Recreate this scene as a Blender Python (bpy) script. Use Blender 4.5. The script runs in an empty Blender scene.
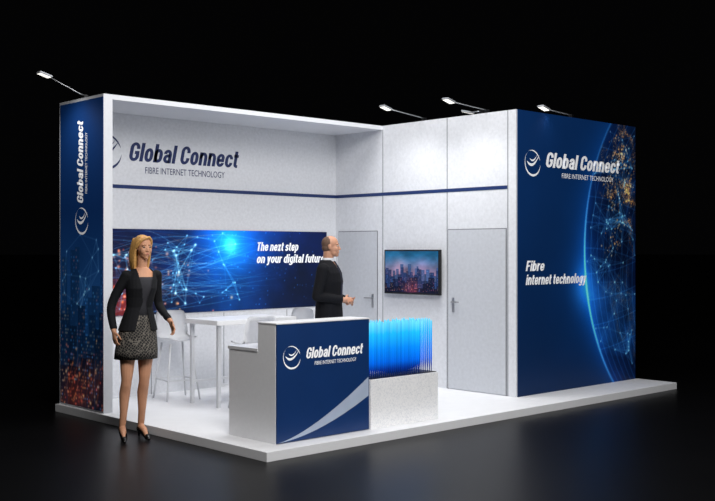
import bpy, bmesh, math, random
import numpy as np
from mathutils import Vector, Matrix
random.seed(4)
rng = np.random.default_rng(7)
S = bpy.context.scene
C = S.collection
S.view_settings.view_transform = 'Standard'
S.view_settings.look = 'None'
V3 = Vector

# ------------------------------------------------------------------ materials
def lin1(c):
    return c / 12.92 if c <= 0.04045 else ((c + 0.055) / 1.055) ** 2.4
def lin(r, g, b):
    return (lin1(r / 255), lin1(g / 255), lin1(b / 255), 1.0)
def mat(name, rgb, rough=0.5, metal=0.0, spec=0.5, noise=0.04, scale=30.0, emit=0.0):
    m = bpy.data.materials.new(name)
    m.use_nodes = True
    nt = m.node_tree
    b = nt.nodes['Principled BSDF']
    col = lin(*rgb)
    tc = nt.nodes.new('ShaderNodeTexCoord')
    nz = nt.nodes.new('ShaderNodeTexNoise')
    nz.inputs['Scale'].default_value = scale
    nz.inputs['Detail'].default_value = 4
    nt.links.new(tc.outputs['Object'], nz.inputs['Vector'])
    rp = nt.nodes.new('ShaderNodeValToRGB')
    rp.color_ramp.elements[0].position = 0.3
    rp.color_ramp.elements[1].position = 0.7
    rp.color_ramp.elements[0].color = tuple(c * (1 - noise) for c in col[:3]) + (1,)
    rp.color_ramp.elements[1].color = tuple(min(1, c * (1 + noise)) for c in col[:3]) + (1,)
    nt.links.new(nz.outputs['Fac'], rp.inputs['Fac'])
    nt.links.new(rp.outputs['Color'], b.inputs['Base Color'])
    b.inputs['Roughness'].default_value = rough
    b.inputs['Metallic'].default_value = metal
    b.inputs['Specular IOR Level'].default_value = spec
    if emit:
        nt.links.new(rp.outputs['Color'], b.inputs['Emission Color'])
        b.inputs['Emission Strength'].default_value = emit
    return m
def art_mat(name, emit=0.0, diffuse=1.0, rough=0.5):
    m = bpy.data.materials.new(name)
    m.use_nodes = True
    nt = m.node_tree
    b = nt.nodes['Principled BSDF']
    a = nt.nodes.new('ShaderNodeVertexColor')
    a.layer_name = 'art'
    if diffuse:
        nt.links.new(a.outputs['Color'], b.inputs['Base Color'])
    else:
        b.inputs['Base Color'].default_value = (0.005, 0.005, 0.005, 1)
    b.inputs['Roughness'].default_value = rough
    b.inputs['Specular IOR Level'].default_value = 0.2
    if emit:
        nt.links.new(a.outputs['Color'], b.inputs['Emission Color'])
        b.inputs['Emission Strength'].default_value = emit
    return m
M = {
 'wall': mat('wall_white', (213, 215, 220), 0.75, noise=0.06, scale=30),
 'edge': mat('edge_white', (216, 218, 223), 0.6, noise=0.02),
 'floorw': mat('floor_white', (232, 233, 236), 0.5, noise=0.02, scale=8),
 'ground': mat('ground_black', (5, 5, 6), 0.38, spec=0.16, noise=0.2, scale=3),
 'door': mat('door_grey', (192, 195, 201), 0.6, noise=0.05, scale=26),
 'gap': mat('gap_grey', (112, 115, 120), 0.7),
 'seam': mat('seam_grey', (140, 143, 148), 0.7),
 'navy': mat('navy_print', (16, 44, 96), 0.5, noise=0.03),
 'navyink': mat('navy_ink', (20, 38, 88), 0.5, noise=0.03),
 'counterblue': mat('counter_blue', (10, 50, 104), 0.4, noise=0.05, scale=4),
 'white': mat('white_print', (250, 251, 253), 0.5, noise=0.01, emit=0.15),  # plain white print with a little added self-glow, no lamp
 'swoosh': mat('swoosh_grey', (172, 186, 208), 0.5, noise=0.05, scale=5),
 'counter': mat('counter_white', (234, 235, 238), 0.4, noise=0.02),
 'shelf': mat('desk_grey', (216, 217, 221), 0.4, noise=0.02),
 'metal': mat('satin_metal', (160, 162, 166), 0.35, metal=0.8, noise=0.03),
 'legs': mat('leg_white', (206, 208, 212), 0.4, noise=0.02),
 'lamp': mat('lamp_silver', (176, 179, 185), 0.35, metal=0.3, noise=0.03),
 'lens': mat('lamp_lens', (255, 250, 240), 0.3, emit=1.2, noise=0.0),
 'black': mat('black_plastic', (16, 16, 18), 0.35, noise=0.1),
 'stool': mat('stool_shell', (232, 233, 236), 0.5, noise=0.02),
 'tablew': mat('table_white', (240, 241, 243), 0.4, noise=0.02),
 'skinf': mat('skin_fair', (200, 146, 114), 0.55, noise=0.05, scale=20),
 'skinm': mat('skin_tan', (200, 148, 120), 0.55, noise=0.05, scale=20),
 'lips': mat('lip_rose', (192, 116, 102), 0.45),
 'blonde': mat('hair_blonde', (200, 152, 88), 0.5, noise=0.22, scale=55),
 'brow': mat('brow_brown', (140, 104, 76), 0.7),
 'darkhair': mat('hair_cropped', (104, 80, 66), 0.85, noise=0.2, scale=140),
 'blazer': mat('blazer_black', (18, 19, 23), 0.85, noise=0.2, scale=60, spec=0.3),
 'top': mat('top_dark', (40, 40, 46), 0.8, noise=0.15),
 'suit': mat('suit_charcoal', (16, 17, 22), 0.85, noise=0.15, scale=60, spec=0.25),
 'shirt': mat('shirt_white', (226, 228, 234), 0.7, noise=0.02),
 'tie': mat('tie_dark', (28, 32, 54), 0.6, noise=0.2),
 'shoe': mat('shoe_black', (14, 13, 13), 0.25, noise=0.1),
 'eyew': mat('eye_white', (206, 198, 188), 0.2, noise=0.0),
 'iris': mat('eye_iris', (60, 48, 40), 0.2, noise=0.1),
}
def skirt_mat():
    m = mat('skirt_tweed', (26, 26, 28), 0.85)
    nt = m.node_tree; b = nt.nodes['Principled BSDF']
    tc = nt.nodes.new('ShaderNodeTexCoord')
    mp = nt.nodes.new('ShaderNodeMapping'); mp.inputs['Rotation'].default_value = (0.6, 0.78, 0.4)
    vo = nt.nodes.new('ShaderNodeTexVoronoi'); vo.inputs['Scale'].default_value = 46; vo.inputs['Randomness'].default_value = 0.5
    vo.feature = 'DISTANCE_TO_EDGE'
    nt.links.new(tc.outputs['Object'], mp.inputs['Vector']); nt.links.new(mp.outputs['Vector'], vo.inputs['Vector'])
    rp = nt.nodes.new('ShaderNodeValToRGB')
    rp.color_ramp.elements[0].position = 0.03; rp.color_ramp.elements[0].color = lin(116, 110, 102)
    rp.color_ramp.elements[1].position = 0.12; rp.color_ramp.elements[1].color = lin(12, 12, 14)
    nt.links.new(vo.outputs['Distance'], rp.inputs['Fac'])
    nt.links.new(rp.outputs['Color'], b.inputs['Base Color'])
    return m
M['skirt'] = skirt_mat()
def marble_mat():
    m = mat('planter_stone', (220, 222, 226), 0.5)
    nt = m.node_tree; b = nt.nodes['Principled BSDF']
    tc = nt.nodes.new('ShaderNodeTexCoord')
    nz = nt.nodes.new('ShaderNodeTexNoise'); nz.inputs['Scale'].default_value = 70; nz.inputs['Detail'].default_value = 8; nz.inputs['Distortion'].default_value = 0.8
    nt.links.new(tc.outputs['Object'], nz.inputs['Vector'])
    rp = nt.nodes.new('ShaderNodeValToRGB')
    rp.color_ramp.elements[0].position = 0.36; rp.color_ramp.elements[0].color = lin(230, 232, 236)
    rp.color_ramp.elements[1].position = 0.55; rp.color_ramp.elements[1].color = lin(252, 252, 253)
    nt.links.new(nz.outputs['Fac'], rp.inputs['Fac']); nt.links.new(rp.outputs['Color'], b.inputs['Base Color'])
    return m
M['stone'] = marble_mat()
def rod_mat():
    m = bpy.data.materials.new('rod_glow'); m.use_nodes = True
    nt = m.node_tree; b = nt.nodes['Principled BSDF']
    tc = nt.nodes.new('ShaderNodeTexCoord'); sp = nt.nodes.new('ShaderNodeSeparateXYZ')
    nt.links.new(tc.outputs['Generated'], sp.inputs['Vector'])
    rp = nt.nodes.new('ShaderNodeValToRGB'); e = rp.color_ramp.elements
    e[0].position = 0.0; e[0].color = lin(3, 12, 46)
    e[1].position = 1.0; e[1].color = lin(110, 222, 255)
    for p, c in ((0.13, (4, 44, 140)), (0.26, (0, 96, 220)), (0.50, (4, 134, 244)), (0.78, (30, 184, 255))):
        k = e.new(p); k.color = lin(*c)
    nt.links.new(sp.outputs['Z'], rp.inputs['Fac'])
    nt.links.new(rp.outputs['Color'], b.inputs['Emission Color'])
    oi = nt.nodes.new('ShaderNodeObjectInfo')
    mr = nt.nodes.new('ShaderNodeMapRange'); mr.inputs['To Min'].default_value = 0.85; mr.inputs['To Max'].default_value = 1.25
    nt.links.new(oi.outputs['Random'], mr.inputs['Value'])
    nt.links.new(mr.outputs['Result'], b.inputs['Emission Strength'])
    b.inputs['Base Color'].default_value = (0.0, 0.01, 0.03, 1)
    b.inputs['Roughness'].default_value = 0.6
    b.inputs['Specular IOR Level'].default_value = 0.1
    return m
M['rod'] = rod_mat()

# ------------------------------------------------------------------ helpers
ORG = {}
def tag(o, label=None, cat=None, group=None, kind=None):
    if label: o['label'] = label
    if cat: o['category'] = cat
    if group: o['group'] = group
    if kind: o['kind'] = kind
    return o
def thing(name, label, cat, loc=(0, 0, 0), rz=0.0, group=None):
    o = bpy.data.objects.new(name, None)
    C.objects.link(o)
    o.location = loc
    o.rotation_euler = (0, 0, rz)
    o.empty_display_size = 0.1
    ORG[o.name] = V3(loc)
    return tag(o, label, cat, group)
def link(name, me, mats, parent=None, local=False, smooth=False):
    """mesh given in world coordinates (local=True: in the parent's own)"""
    o = bpy.data.objects.new(name, me)
    C.objects.link(o)
    if not isinstance(mats, (list, tuple)): mats = [mats]
    for m in mats: me.materials.append(m)
    off = V3((0, 0, 0))
    if parent:
        o.parent = parent
        off = ORG[parent.name]
        if not local: me.transform(Matrix.Translation(-off))
    ORG[o.name] = off.copy()
    if smooth:
        for p in me.polygons: p.use_smooth = True
    return o
def obj(name, bm, mats, parent=None, local=False, smooth=False, bevel=0.0):
    if bevel:
        bmesh.ops.bevel(bm, geom=list(bm.edges), offset=bevel, segments=2, affect='EDGES', profile=0.7)
    bmesh.ops.recalc_face_normals(bm, faces=bm.faces)
    me = bpy.data.meshes.new(name)
    bm.to_mesh(me); bm.free()
    return link(name, me, mats, parent, local, smooth)
def struct(name, bm, mats, parent=None, **k):
    o = obj(name, bm, mats, parent, **k)
    if not parent: o['kind'] = 'structure'
    return o
def box(bm, x0, x1, y0, y1, z0, z1, Mx=None):
    vs = [bm.verts.new((x, y, z)) for x in (x0, x1) for y in (y0, y1) for z in (z0, z1)]
    for f in ((0, 1, 3, 2), (4, 6, 7, 5), (0, 4, 5, 1), (2, 3, 7, 6), (0, 2, 6, 4), (1, 5, 7, 3)):
        bm.faces.new([vs[i] for i in f])
    if Mx is not None: bmesh.ops.transform(bm, matrix=Mx, verts=vs)
    return bm
def bx(*a): return box(bmesh.new(), *a)
def loft(bm, secs, n=20, power=1.0):
    rings = []
    for c, A, B in secs:
        c = V3(c); A = V3(A); B = V3(B); r = []
        for i in range(n):
            t = 2 * math.pi * i / n
            ct, st = math.cos(t), math.sin(t)
            if power != 1.0:
                ct = math.copysign(abs(ct) ** power, ct); st = math.copysign(abs(st) ** power, st)
            r.append(bm.verts.new(c + A * ct + B * st))
        rings.append(r)
    for a, b in zip(rings, rings[1:]):
        for i in range(n):
            bm.faces.new((a[i], a[(i + 1) % n], b[(i + 1) % n], b[i]))
    bm.faces.new(rings[0]); bm.faces.new(rings[-1][::-1])
def ell(bm, c, r, Mx=None, seg=18):
    m = Matrix.Translation(V3(c)) @ Matrix.Diagonal((r[0], r[1], r[2], 1))
    if Mx is not None: m = Mx @ m
    bmesh.ops.create_uvsphere(bm, u_segments=seg, v_segments=seg * 2 // 3, radius=1.0, matrix=m)
def tube(bm, pts, rads, n=12, ends=True, Mx=None):
    pts = [V3(p) for p in pts]
    if Mx is not None: pts = [Mx @ p for p in pts]
    secs = []
    for i, p in enumerate(pts):
        t = (pts[min(i + 1, len(pts) - 1)] - pts[max(i - 1, 0)]).normalized()
        ref = V3((0, 1, 0)) if abs(t.y) < 0.85 else V3((1, 0, 0))
        A = t.cross(ref).normalized(); B = t.cross(A).normalized()
        secs.append((p, A * rads[i], B * rads[i]))
    loft(bm, secs, n)
    if ends:
        for i in (0, -1): ell(bm, pts[i], (rads[i],) * 3, seg=12)
def smooth_path(pts, rads, k=4):
    P = [V3(p) for p in pts]; out = []; ro = []
    for i in range(len(P) - 1):
        a, b, c, d = P[max(i - 1, 0)], P[i], P[i + 1], P[min(i + 2, len(P) - 1)]
        for j in range(k):
            t = j / k
            out.append(0.5 * ((2 * b) + (c - a) * t + (2 * a - 5 * b + 4 * c - d) * t * t + (-a + 3 * b - 3 * c + d) * t ** 3))
            ro.append(rads[i] + (rads[i + 1] - rads[i]) * t)
    out.append(P[-1]); ro.append(rads[-1])
    return out, ro
def remesh(bm, voxel, iters=3, fac=0.5):
    bmesh.ops.recalc_face_normals(bm, faces=bm.faces)
    me = bpy.data.meshes.new('tmp'); bm.to_mesh(me); bm.free()
    o = bpy.data.objects.new('tmp', me); C.objects.link(o)
    r = o.modifiers.new('r', 'REMESH'); r.mode = 'VOXEL'; r.voxel_size = voxel; r.use_smooth_shade = True
    s = o.modifiers.new('s', 'SMOOTH'); s.factor = fac; s.iterations = iters
    dg = bpy.context.evaluated_depsgraph_get(); dg.update()
    out = bpy.data.meshes.new_from_object(o.evaluated_get(dg))
    bpy.data.objects.remove(o); bpy.data.meshes.remove(me)
    return out

def frame(o, x, y):
    x = V3(x); y = V3(y); z = x.cross(y)
    m = Matrix((x, y, z)).transposed().to_4x4()
    m.translation = V3(o)
    return m
def backframe(X, Y, Z): return frame((X, Y, Z), (1, 0, 0), (0, 0, 1))      # faces -Y
def sideframe(X, Y, Z): return frame((X, Y, Z), (0, -1, 0), (0, 0, 1))     # faces -X

def text(name, body, fr, width, cap, m, parent, shear=0.0, bold=0.0):
    cu = bpy.data.curves.new('t', 'FONT')
    cu.body = body; cu.shear = shear; cu.offset = bold; cu.size = 1.0; cu.extrude = 0.0; cu.resolution_u = 4
    o = bpy.data.objects.new('t', cu); C.objects.link(o)
    dg = bpy.context.evaluated_depsgraph_get(); dg.update()
    me = bpy.data.meshes.new_from_object(o.evaluated_get(dg))
    bpy.data.objects.remove(o)
    xs = [v.co.x for v in me.vertices]
    x0, x1 = min(xs), max(xs)
    me.transform(Matrix.Diagonal((width / (x1 - x0), cap / 0.72, 1, 1)) @ Matrix.Translation((-x0, 0, 0)))
    me.transform(fr @ Matrix.Translation((0, 0, 0.0015)))
    return link(name, me, m, parent)

def strip2d(bm, pts_a, pts_b, fr, z=0.0015, closed=False):
    A = [bm.verts.new(fr @ V3((p[0], p[1], z))) for p in pts_a]
    B = [bm.verts.new(fr @ V3((p[0], p[1], z))) for p in pts_b]
    n = len(A)
    for i in range(n if closed else n - 1):
        j = (i + 1) % n
        bm.faces.new((A[i], A[j], B[j], B[i]))

# heavy condensed grotesque drawn as strokes: cap height 1, x-height .74
R1 = 0.22
BOWL = ('c', [(.095, .08, R1), (.405, .08, R1), (.405, .66, R1), (.095, .66, R1)])
ARCH = ('o', [(.095, .40, 0), (.095, .66, R1), (.405, .66, R1), (.405, 0, 0)])
GL = {
 'G': (.56, [('o', [(.465, .66, 0), (.465, .92, R1), (.095, .92, R1), (.095, .08, R1), (.465, .08, R1), (.465, .46, 0), (.29, .46, 0)])]),
 'C': (.55, [('o', [(.455, .64, 0), (.455, .92, R1), (.095, .92, R1), (.095, .08, R1), (.455, .08, R1), (.455, .36, 0)])]),
 'F': (.46, [('o', [(.095, 0, 0), (.095, 1, 0)]), ('o', [(.095, .915, 0), (.46, .915, 0)]), ('o', [(.095, .50, 0), (.41, .50, 0)])]),
 'T': (.52, [('o', [(.26, 0, 0), (.26, 1, 0)]), ('o', [(0, .915, 0), (.52, .915, 0)])]),
 'l': (.19, [('o', [(.095, 0, 0), (.095, 1, 0)])]),
 'i': (.19, [('o', [(.095, 0, 0), (.095, .74, 0)]), ('o', [(.095, .83, 0), (.095, 1, 0)])]),
 'o': (.50, [BOWL]),
 'b': (.50, [BOWL, ('o', [(.095, 0, 0), (.095, 1, 0)])]),
 'd': (.50, [BOWL, ('o', [(.405, 0, 0), (.405, 1, 0)])]),
 'p': (.50, [BOWL, ('o', [(.095, -.25, 0), (.095, .74, 0)])]),
 'g': (.50, [BOWL, ('o', [(.405, .74, 0), (.405, -.17, .15), (.095, -.17, .05), (.095, -.08, 0)])]),
 'a': (.49, [('o', [(.095, .50, 0), (.095, .66, .15), (.395, .66, .2), (.395, 0, 0)]), ('o', [(.395, .40, 0), (.095, .40, .16), (.095, .08, .16), (.395, .08, .0)])]),
 'n': (.50, [('o', [(.095, 0, 0), (.095, .74, 0)]), ARCH]),
 'h': (.50, [('o', [(.095, 0, 0), (.095, 1, 0)]), ARCH]),
 'r': (.34, [('o', [(.095, 0, 0), (.095, .74, 0)]), ('o', [(.095, .40, 0), (.095, .65, R1), (.34, .65, 0)])]),
 'u': (.50, [('o', [(.405, 0, 0), (.405, .74, 0)]), ('o', [(.095, .74, 0), (.095, .08, R1), (.405, .08, R1), (.405, .35, 0)])]),
 'e': (.50, [('o', [(.405, .23, 0), (.405, .08, .15), (.095, .08, R1), (.095, .66, R1), (.405, .66, R1), (.405, .365, 0), (.095, .365, 0)])]),
 'c': (.49, [('o', [(.40, .47, 0), (.40, .66, R1), (.095, .66, R1), (.095, .08, R1), (.40, .08, R1), (.40, .27, 0)])]),
 't': (.31, [('o', [(.13, .94, 0), (.13, .08, .12), (.31, .08, 0)]), ('o', [(0, .665, 0), (.31, .665, 0)])]),
 'f': (.31, [('o', [(.32, .92, 0), (.13, .92, .12), (.13, 0, 0)]), ('o', [(0, .665, 0), (.31, .665, 0)])]),
 's': (.47, [('o', [(.385, .52, 0), (.385, .66, .15), (.095, .66, .15), (.095, .37, .15), (.385, .37, .15), (.385, .08, .15), (.08, .08, .15), (.08, .21, 0)])]),
 'x': (.47, [('o', [(.09, 0, 0), (.38, .74, 0)]), ('o', [(.38, 0, 0), (.09, .74, 0)])]),
 'y': (.47, [('o', [(.08, .74, 0), (.245, .04, 0)]), ('o', [(.395, .74, 0), (.205, -.17, .05), (.03, -.17, 0)])]),
}
def fillet(pts, closed):
    out = []; n = len(pts)
    for i, (x, y, r) in enumerate(pts):
        p = V3((x, y))
        if r == 0 or (not closed and i in (0, n - 1)): out.append(p); continue
        a = V3(pts[i - 1][:2]); b = V3(pts[(i + 1) % n][:2])
        da = (a - p); db = (b - p)
        ra = min(r, da.length * .5 if (closed or 0 < i - 1) else da.length * .95); rb = min(r, db.length * .5 if (closed or i + 1 < n - 1) else db.length * .95)
        e0 = da.normalized() * ra; e1 = db.normalized() * rb
        for k in range(9):
            t = math.pi / 2 * k / 8
            out.append(p + e0 * (1 - math.sin(t)) + e1 * (1 - math.cos(t)))
    q = [out[0]]
    for p in out[1:]:
        if (p - q[-1]).length > 1e-3: q.append(p)
    if closed and (q[0] - q[-1]).length < 1e-3: q.pop()
    return q
def heavy(name, body, fr, width, cap, m, parent, shear=0.2, st=0.205):
    adv = 0.0; items = []
    for ch in body:
        if ch == ' ': adv += .24; continue
        items.append((adv, GL[ch])); adv += GL[ch][0] + .07
    sx = width / (adv - .07 + shear); sy = cap
    bm = bmesh.new()
    for x0, (w, strokes) in items:
        for kind, pts in strokes:
            closed = kind == 'c'
            P = fillet(pts, closed); n = len(P); A = []; B = []
            for i, p in enumerate(P):
                dirs = []
                if closed or i > 0: dirs.append((p - P[i - 1]).normalized())
                if closed or i < n - 1: dirs.append((P[(i + 1) % n] - p).normalized())
                d = sum(dirs, V3((0, 0)))
                d = d.normalized() if d.length > 1e-4 else dirs[0]
                nn = V3((-d.y, d.x)); mit = 1 / max(0.5, nn.dot(V3((-dirs[0].y, dirs[0].x))))
                h = st / 2 * (1 - 0.20 * abs(d.x)) * mit
                for lst, s in ((A, 1), (B, -1)):
                    q = p + nn * (h * s)
                    lst.append(((x0 + q.x + shear * q.y) * sx, q.y * sy))
            strip2d(bm, A, B, fr, closed=closed)
    return obj(name, bm, m, parent)
def logo(fr, r, m, parent):
    """open ring with a thin curved swoosh inside"""
    bm = bmesh.new()
    ro = math.radians(26)
    def rt(x, y):
        return ((x * math.cos(ro) - y * math.sin(ro)) * r, (x * math.sin(ro) + y * math.cos(ro)) * r)
    def cres(a0, a1, w, rad=1.0, peak=0.5):
        a, b = [], []
        for i in range(33):
            t = i / 32
            an = math.radians(a0 + (a1 - a0) * t)
            k = math.sin(math.pi * t ** (math.log(0.5) / math.log(peak)))
            for lst, q in ((a, rad), (b, rad - w * max(0, k))):
                lst.append(rt(math.cos(an) * q * 0.94, math.sin(an) * q))
        strip2d(bm, a, b, fr)
    def swoosh(p0, pc, p1, w, peak=0.5):
        a, b = [], []
        p0, pc, p1 = V3(p0), V3(pc), V3(p1)
        for i in range(25):
            t = i / 24
            p = p0 * (1 - t) ** 2 + pc * (2 * t * (1 - t)) + p1 * t * t
            d = ((pc - p0) * (1 - t) + (p1 - pc) * t).normalized()
            k = math.sin(math.pi * t ** (math.log(0.5) / math.log(peak))) * w / 2
            nn = V3((-d.y, d.x)) * k
            a.append(rt(*(p + nn))); b.append(rt(*(p - nn)))
        strip2d(bm, a, b, fr)
    cres(95, 330, 0.16, peak=0.62)
    cres(-12, 92, 0.10, peak=0.40)
    swoosh((-0.56, 0.46), (-0.30, -0.52), (1.0, 0.22), 0.20, 0.40)
    swoosh((-0.16, 0.50), (0.02, -0.10), (0.80, 0.36), 0.12, 0.42)
    return obj('logo', bm, m, parent)

# ------------------------------------------------------------------ painted prints
def canvas(w, h, res):
    nx, ny = int(round(w / res)) + 1, int(round(h / res)) + 1
    U, V = np.meshgrid(np.linspace(0, w, nx), np.linspace(0, h, ny))
    return U, V, np.zeros((ny, nx, 3))
def vnoise(U, V, cell, oct=4):
    out = np.zeros_like(U); amp = 1.0; tot = 0.0
    for o in range(oct):
        g = rng.random((256, 256))
        x = U / cell; y = V / cell
        xi = np.floor(x).astype(int); yi = np.floor(y).astype(int)
        fx = x - xi; fy = y - yi
        fx = fx * fx * (3 - 2 * fx); fy = fy * fy * (3 - 2 * fy)
        a = g[yi % 256, xi % 256]; b = g[yi % 256, (xi + 1) % 256]
        c = g[(yi + 1) % 256, xi % 256]; d = g[(yi + 1) % 256, (xi + 1) % 256]
        out += amp * ((a * (1 - fx) + b * fx) * (1 - fy) + (c * (1 - fx) + d * fx) * fy)
        tot += amp; amp *= 0.5; cell *= 0.5
    return out / tot
def col(*c): return np.array(c) / 255.0
def win(U, V, x0, x1, y0, y1):
    ny, nx = U.shape
    du = U[0, 1] - U[0, 0]; dv = V[1, 0] - V[0, 0]
    i0 = max(0, int(x0 / du)); i1 = min(nx, int(x1 / du) + 2); j0 = max(0, int(y0 / dv)); j1 = min(ny, int(y1 / dv) + 2)
    if i1 <= i0 or j1 <= j0: return None
    return (slice(j0, j1), slice(i0, i1))
def seg(img, U, V, p, q, wid, c, a):
    k = win(U, V, min(p[0], q[0]) - wid, max(p[0], q[0]) + wid, min(p[1], q[1]) - wid, max(p[1], q[1]) + wid)
    if k is None: return
    u, v, im = U[k], V[k], img[k]
    dx, dy = q[0] - p[0], q[1] - p[1]
    L = dx * dx + dy * dy + 1e-9
    t = np.clip(((u - p[0]) * dx + (v - p[1]) * dy) / L, 0, 1)
    d = np.hypot(u - p[0] - t * dx, v - p[1] - t * dy)
    m = np.clip(1.0 - d / wid, 0, 1)[..., None] * a
    im += m * (c - im)
def curve(img, U, V, p0, pc, p1, wid, c0, c1, a):
    n = 14; prev = p0
    for i in range(1, n + 1):
        t = i / n
        q = tuple(p0[k] * (1 - t) ** 2 + pc[k] * 2 * t * (1 - t) + p1[k] * t * t for k in (0, 1))
        seg(img, U, V, prev, q, wid, c0 * (1 - t) + c1 * t, a * math.sin(math.pi * min(0.97, t * 0.85 + 0.12)))
        prev = q
def glow(img, U, V, p, r, c, a):
    k = win(U, V, p[0] - 3 * r, p[0] + 3 * r, p[1] - 3 * r, p[1] + 3 * r)
    if k is None: return
    img[k] += (a * np.exp(-((U[k] - p[0]) ** 2 + (V[k] - p[1]) ** 2) / (r * r)))[..., None] * c
def network(img, U, V, pts, maxd, wid, c, a, dot=0.014, da=0.8):
    for i, p in enumerate(pts):
        for q in pts[i + 1:]:
            d = math.hypot(p[0] - q[0], p[1] - q[1])
            if d < maxd: seg(img, U, V, p, q, wid, c, a * (1 - 0.6 * d / maxd))
    for p in pts: glow(img, U, V, p, dot, np.array((0.75, 0.92, 1.0)), da * random.uniform(0.4, 1))
def panel(name, fr, w, h, img, m, parent, depth=0.004):
    ny, nx, _ = img.shape
    U, V = np.meshgrid(np.linspace(0, w, nx), np.linspace(0, h, ny))
    co = np.stack([U.ravel(), V.ravel(), np.zeros(U.size)], 1)
    R = np.array(fr.to_3x3()); T = np.array(fr.translation)
    co = co @ R.T + T
    i = np.arange(ny * nx).reshape(ny, nx)
    q = np.stack([i[:-1, :-1], i[:-1, 1:], i[1:, 1:], i[1:, :-1]], -1).reshape(-1, 4)
    verts = co.tolist(); faces = q.tolist()
    nrm = np.array(fr.to_3x3().col[2])
    cor = [i[0, 0], i[0, -1], i[-1, -1], i[-1, 0]]
    b0 = len(verts)
    for k in cor: verts.append((co[k] - nrm * depth).tolist())
    for k in range(4):
        k2 = (k + 1) % 4
        faces.append([int(cor[k]), b0 + k, b0 + k2, int(cor[k2])])
    me = bpy.data.meshes.new(name)
    me.from_pydata(verts, [], faces); me.update()
    at = me.color_attributes.new('art', 'FLOAT_COLOR', 'POINT')
    im = np.clip(img, 0, 1).reshape(-1, 3)
    ln = np.where(im <= 0.04045, im / 12.92, ((im + 0.055) / 1.055) ** 2.4)
    rgba = np.ones((len(verts), 4)); rgba[:len(ln), :3] = ln
    rgba[len(ln):, :3] = ln[[int(c) for c in cor]]
    at.data.foreach_set('color', rgba.astype(np.float32).ravel())
    return link(name, me, m, parent)

# ------------------------------------------------------------------ layout (metres; platform top is z = 0)
H = 3.18
X0, XR, XE = 5.16, 9.05, 11.46
YF, YC, YB = 7.06, 9.16, 10.03

g = bmesh.new(); box(g, -300, 400, -300, 400, -0.13, -0.08)
struct('ground', g, M['ground'])
struct('floor', bx(5.12, 11.5, 6.5, 10.1, -0.08, 0.0), M['floorw'], bevel=0.004)
struct('wall_back', bx(X0, XE, YB, YB + 0.05, 0, H), M['wall'])
struct('wall_left', bx(X0, X0 + 0.1, YC, YB, 0, H), M['edge'])
struct('wall_right', bx(XR, XR + 0.05, YF, YB, 0, H), M['wall'])
struct('wall_front', bx(XR + 0.05, XE, YF, YF + 0.05, 0, H), M['edge'])
struct('wall_end', bx(XE - 0.05, XE, YF + 0.05, YB, 0, H), M['wall'])
struct('ceiling', bx(X0 + 0.1, XR, YC, YB, H - 0.05, H), M['edge'])
struct('trim_1', bx(X0 + 0.1, XR, YB - 0.004, YB, 2.305, 2.345), M['navy'])
struct('trim_2', bx(XR - 0.004, XR, 7.18, YB - 0.004, 2.305, 2.345), M['navy'])
n = 3
for (y, z0, z1) in ((7.175, 0, H), (8.075, 0, H), (9.15, 0, H - 0.05)):
    struct('trim_%d' % n, bx(XR - 0.003, XR, y - 0.006, y + 0.006, z0, z1), M['seam']); n += 1
for x in (6.25, 7.25, 8.22):
    struct('trim_%d' % n, bx(x - 0.004, x + 0.004, YB - 0.003, YB, 0, 0.88), M['seam']); n += 1

def door(nm, y0, y1, ztop, hy, sgn):
    d = struct(nm, bx(XR - 0.012, XR - 0.001, y0, y1, 0.01, ztop), M['door'])
    f = bmesh.new()
    pr = [(y0 - 0.010, 0), (y0, 0), (y0, ztop), (y1, ztop), (y1, 0), (y1 + 0.010, 0), (y1 + 0.010, ztop + 0.010), (y0 - 0.010, ztop + 0.010)]
    a = [f.verts.new((XR - 0.006, *p)) for p in pr]; b = [f.verts.new((XR, *p)) for p in pr]
    for q in ((0, 1, 2, 7), (2, 3, 6, 7), (3, 4, 5, 6)):
        f.faces.new([a[i] for i in q]); f.faces.new([b[i] for i in q][::-1])
    for i in range(8): f.faces.new((a[i], a[(i + 1) % 8], b[(i + 1) % 8], b[i]))
    obj('door_frame', f, M['gap'], d)
    h = bmesh.new()
    box(h, XR - 0.018, XR - 0.012, hy - 0.016, hy + 0.016, 0.9, 1.07)
    tube(h, [(XR - 0.014, hy, 1.02), (XR - 0.05, hy, 1.02), (XR - 0.055, hy + sgn * 0.02, 1.02), (XR - 0.055, hy + sgn * 0.11, 1.02)], [0.009] * 4, 10)
    obj('door_handle', h, M['metal'], d)
door('door_1', 9.25, 9.96, 1.86, 9.32, 1)
door('door_2', 7.2, 8.05, 1.86, 7.97, -1)

# ------------------------------------------------------------------ prints
A_PRINT = art_mat('printed_board', emit=0.12)  # slight emission put into the print colours; the boards are no lamps
NIGHT = [col(255, 160, 70), col(90, 170, 255), col(255, 110, 70), col(90, 170, 230), col(255, 205, 130), col(120, 210, 255)]
def city(im, U, V, w, layers, colours, du, dv, prob):
    """night skyline: silhouettes with grids of lit windows"""
    for base_c, lo, hi, bwlo, bwhi, bright in layers:
        x = -0.02
        while x < w:
            bw = random.uniform(bwlo, bwhi); top = random.uniform(lo, hi)
            k = win(U, V, max(0, x), min(w, x + bw), 0, top)
            if k is not None:
                im[k] = im[k] * 0.25 + base_c * 0.75 * random.uniform(0.75, 1.2)
            c = random.choice(colours); yy = 0.02
            while yy < top - 0.01:
                xx = x + du * 0.6
                while xx < x + bw - du * 0.3:
                    if random.random() < prob:
                        glow(im, U, V, (xx, yy), du * 0.42, c if random.random() < 0.7 else random.choice(colours), bright * random.uniform(0.2, 1))
                    xx += du
                yy += dv
            x += bw * random.uniform(0.95, 1.3)

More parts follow.
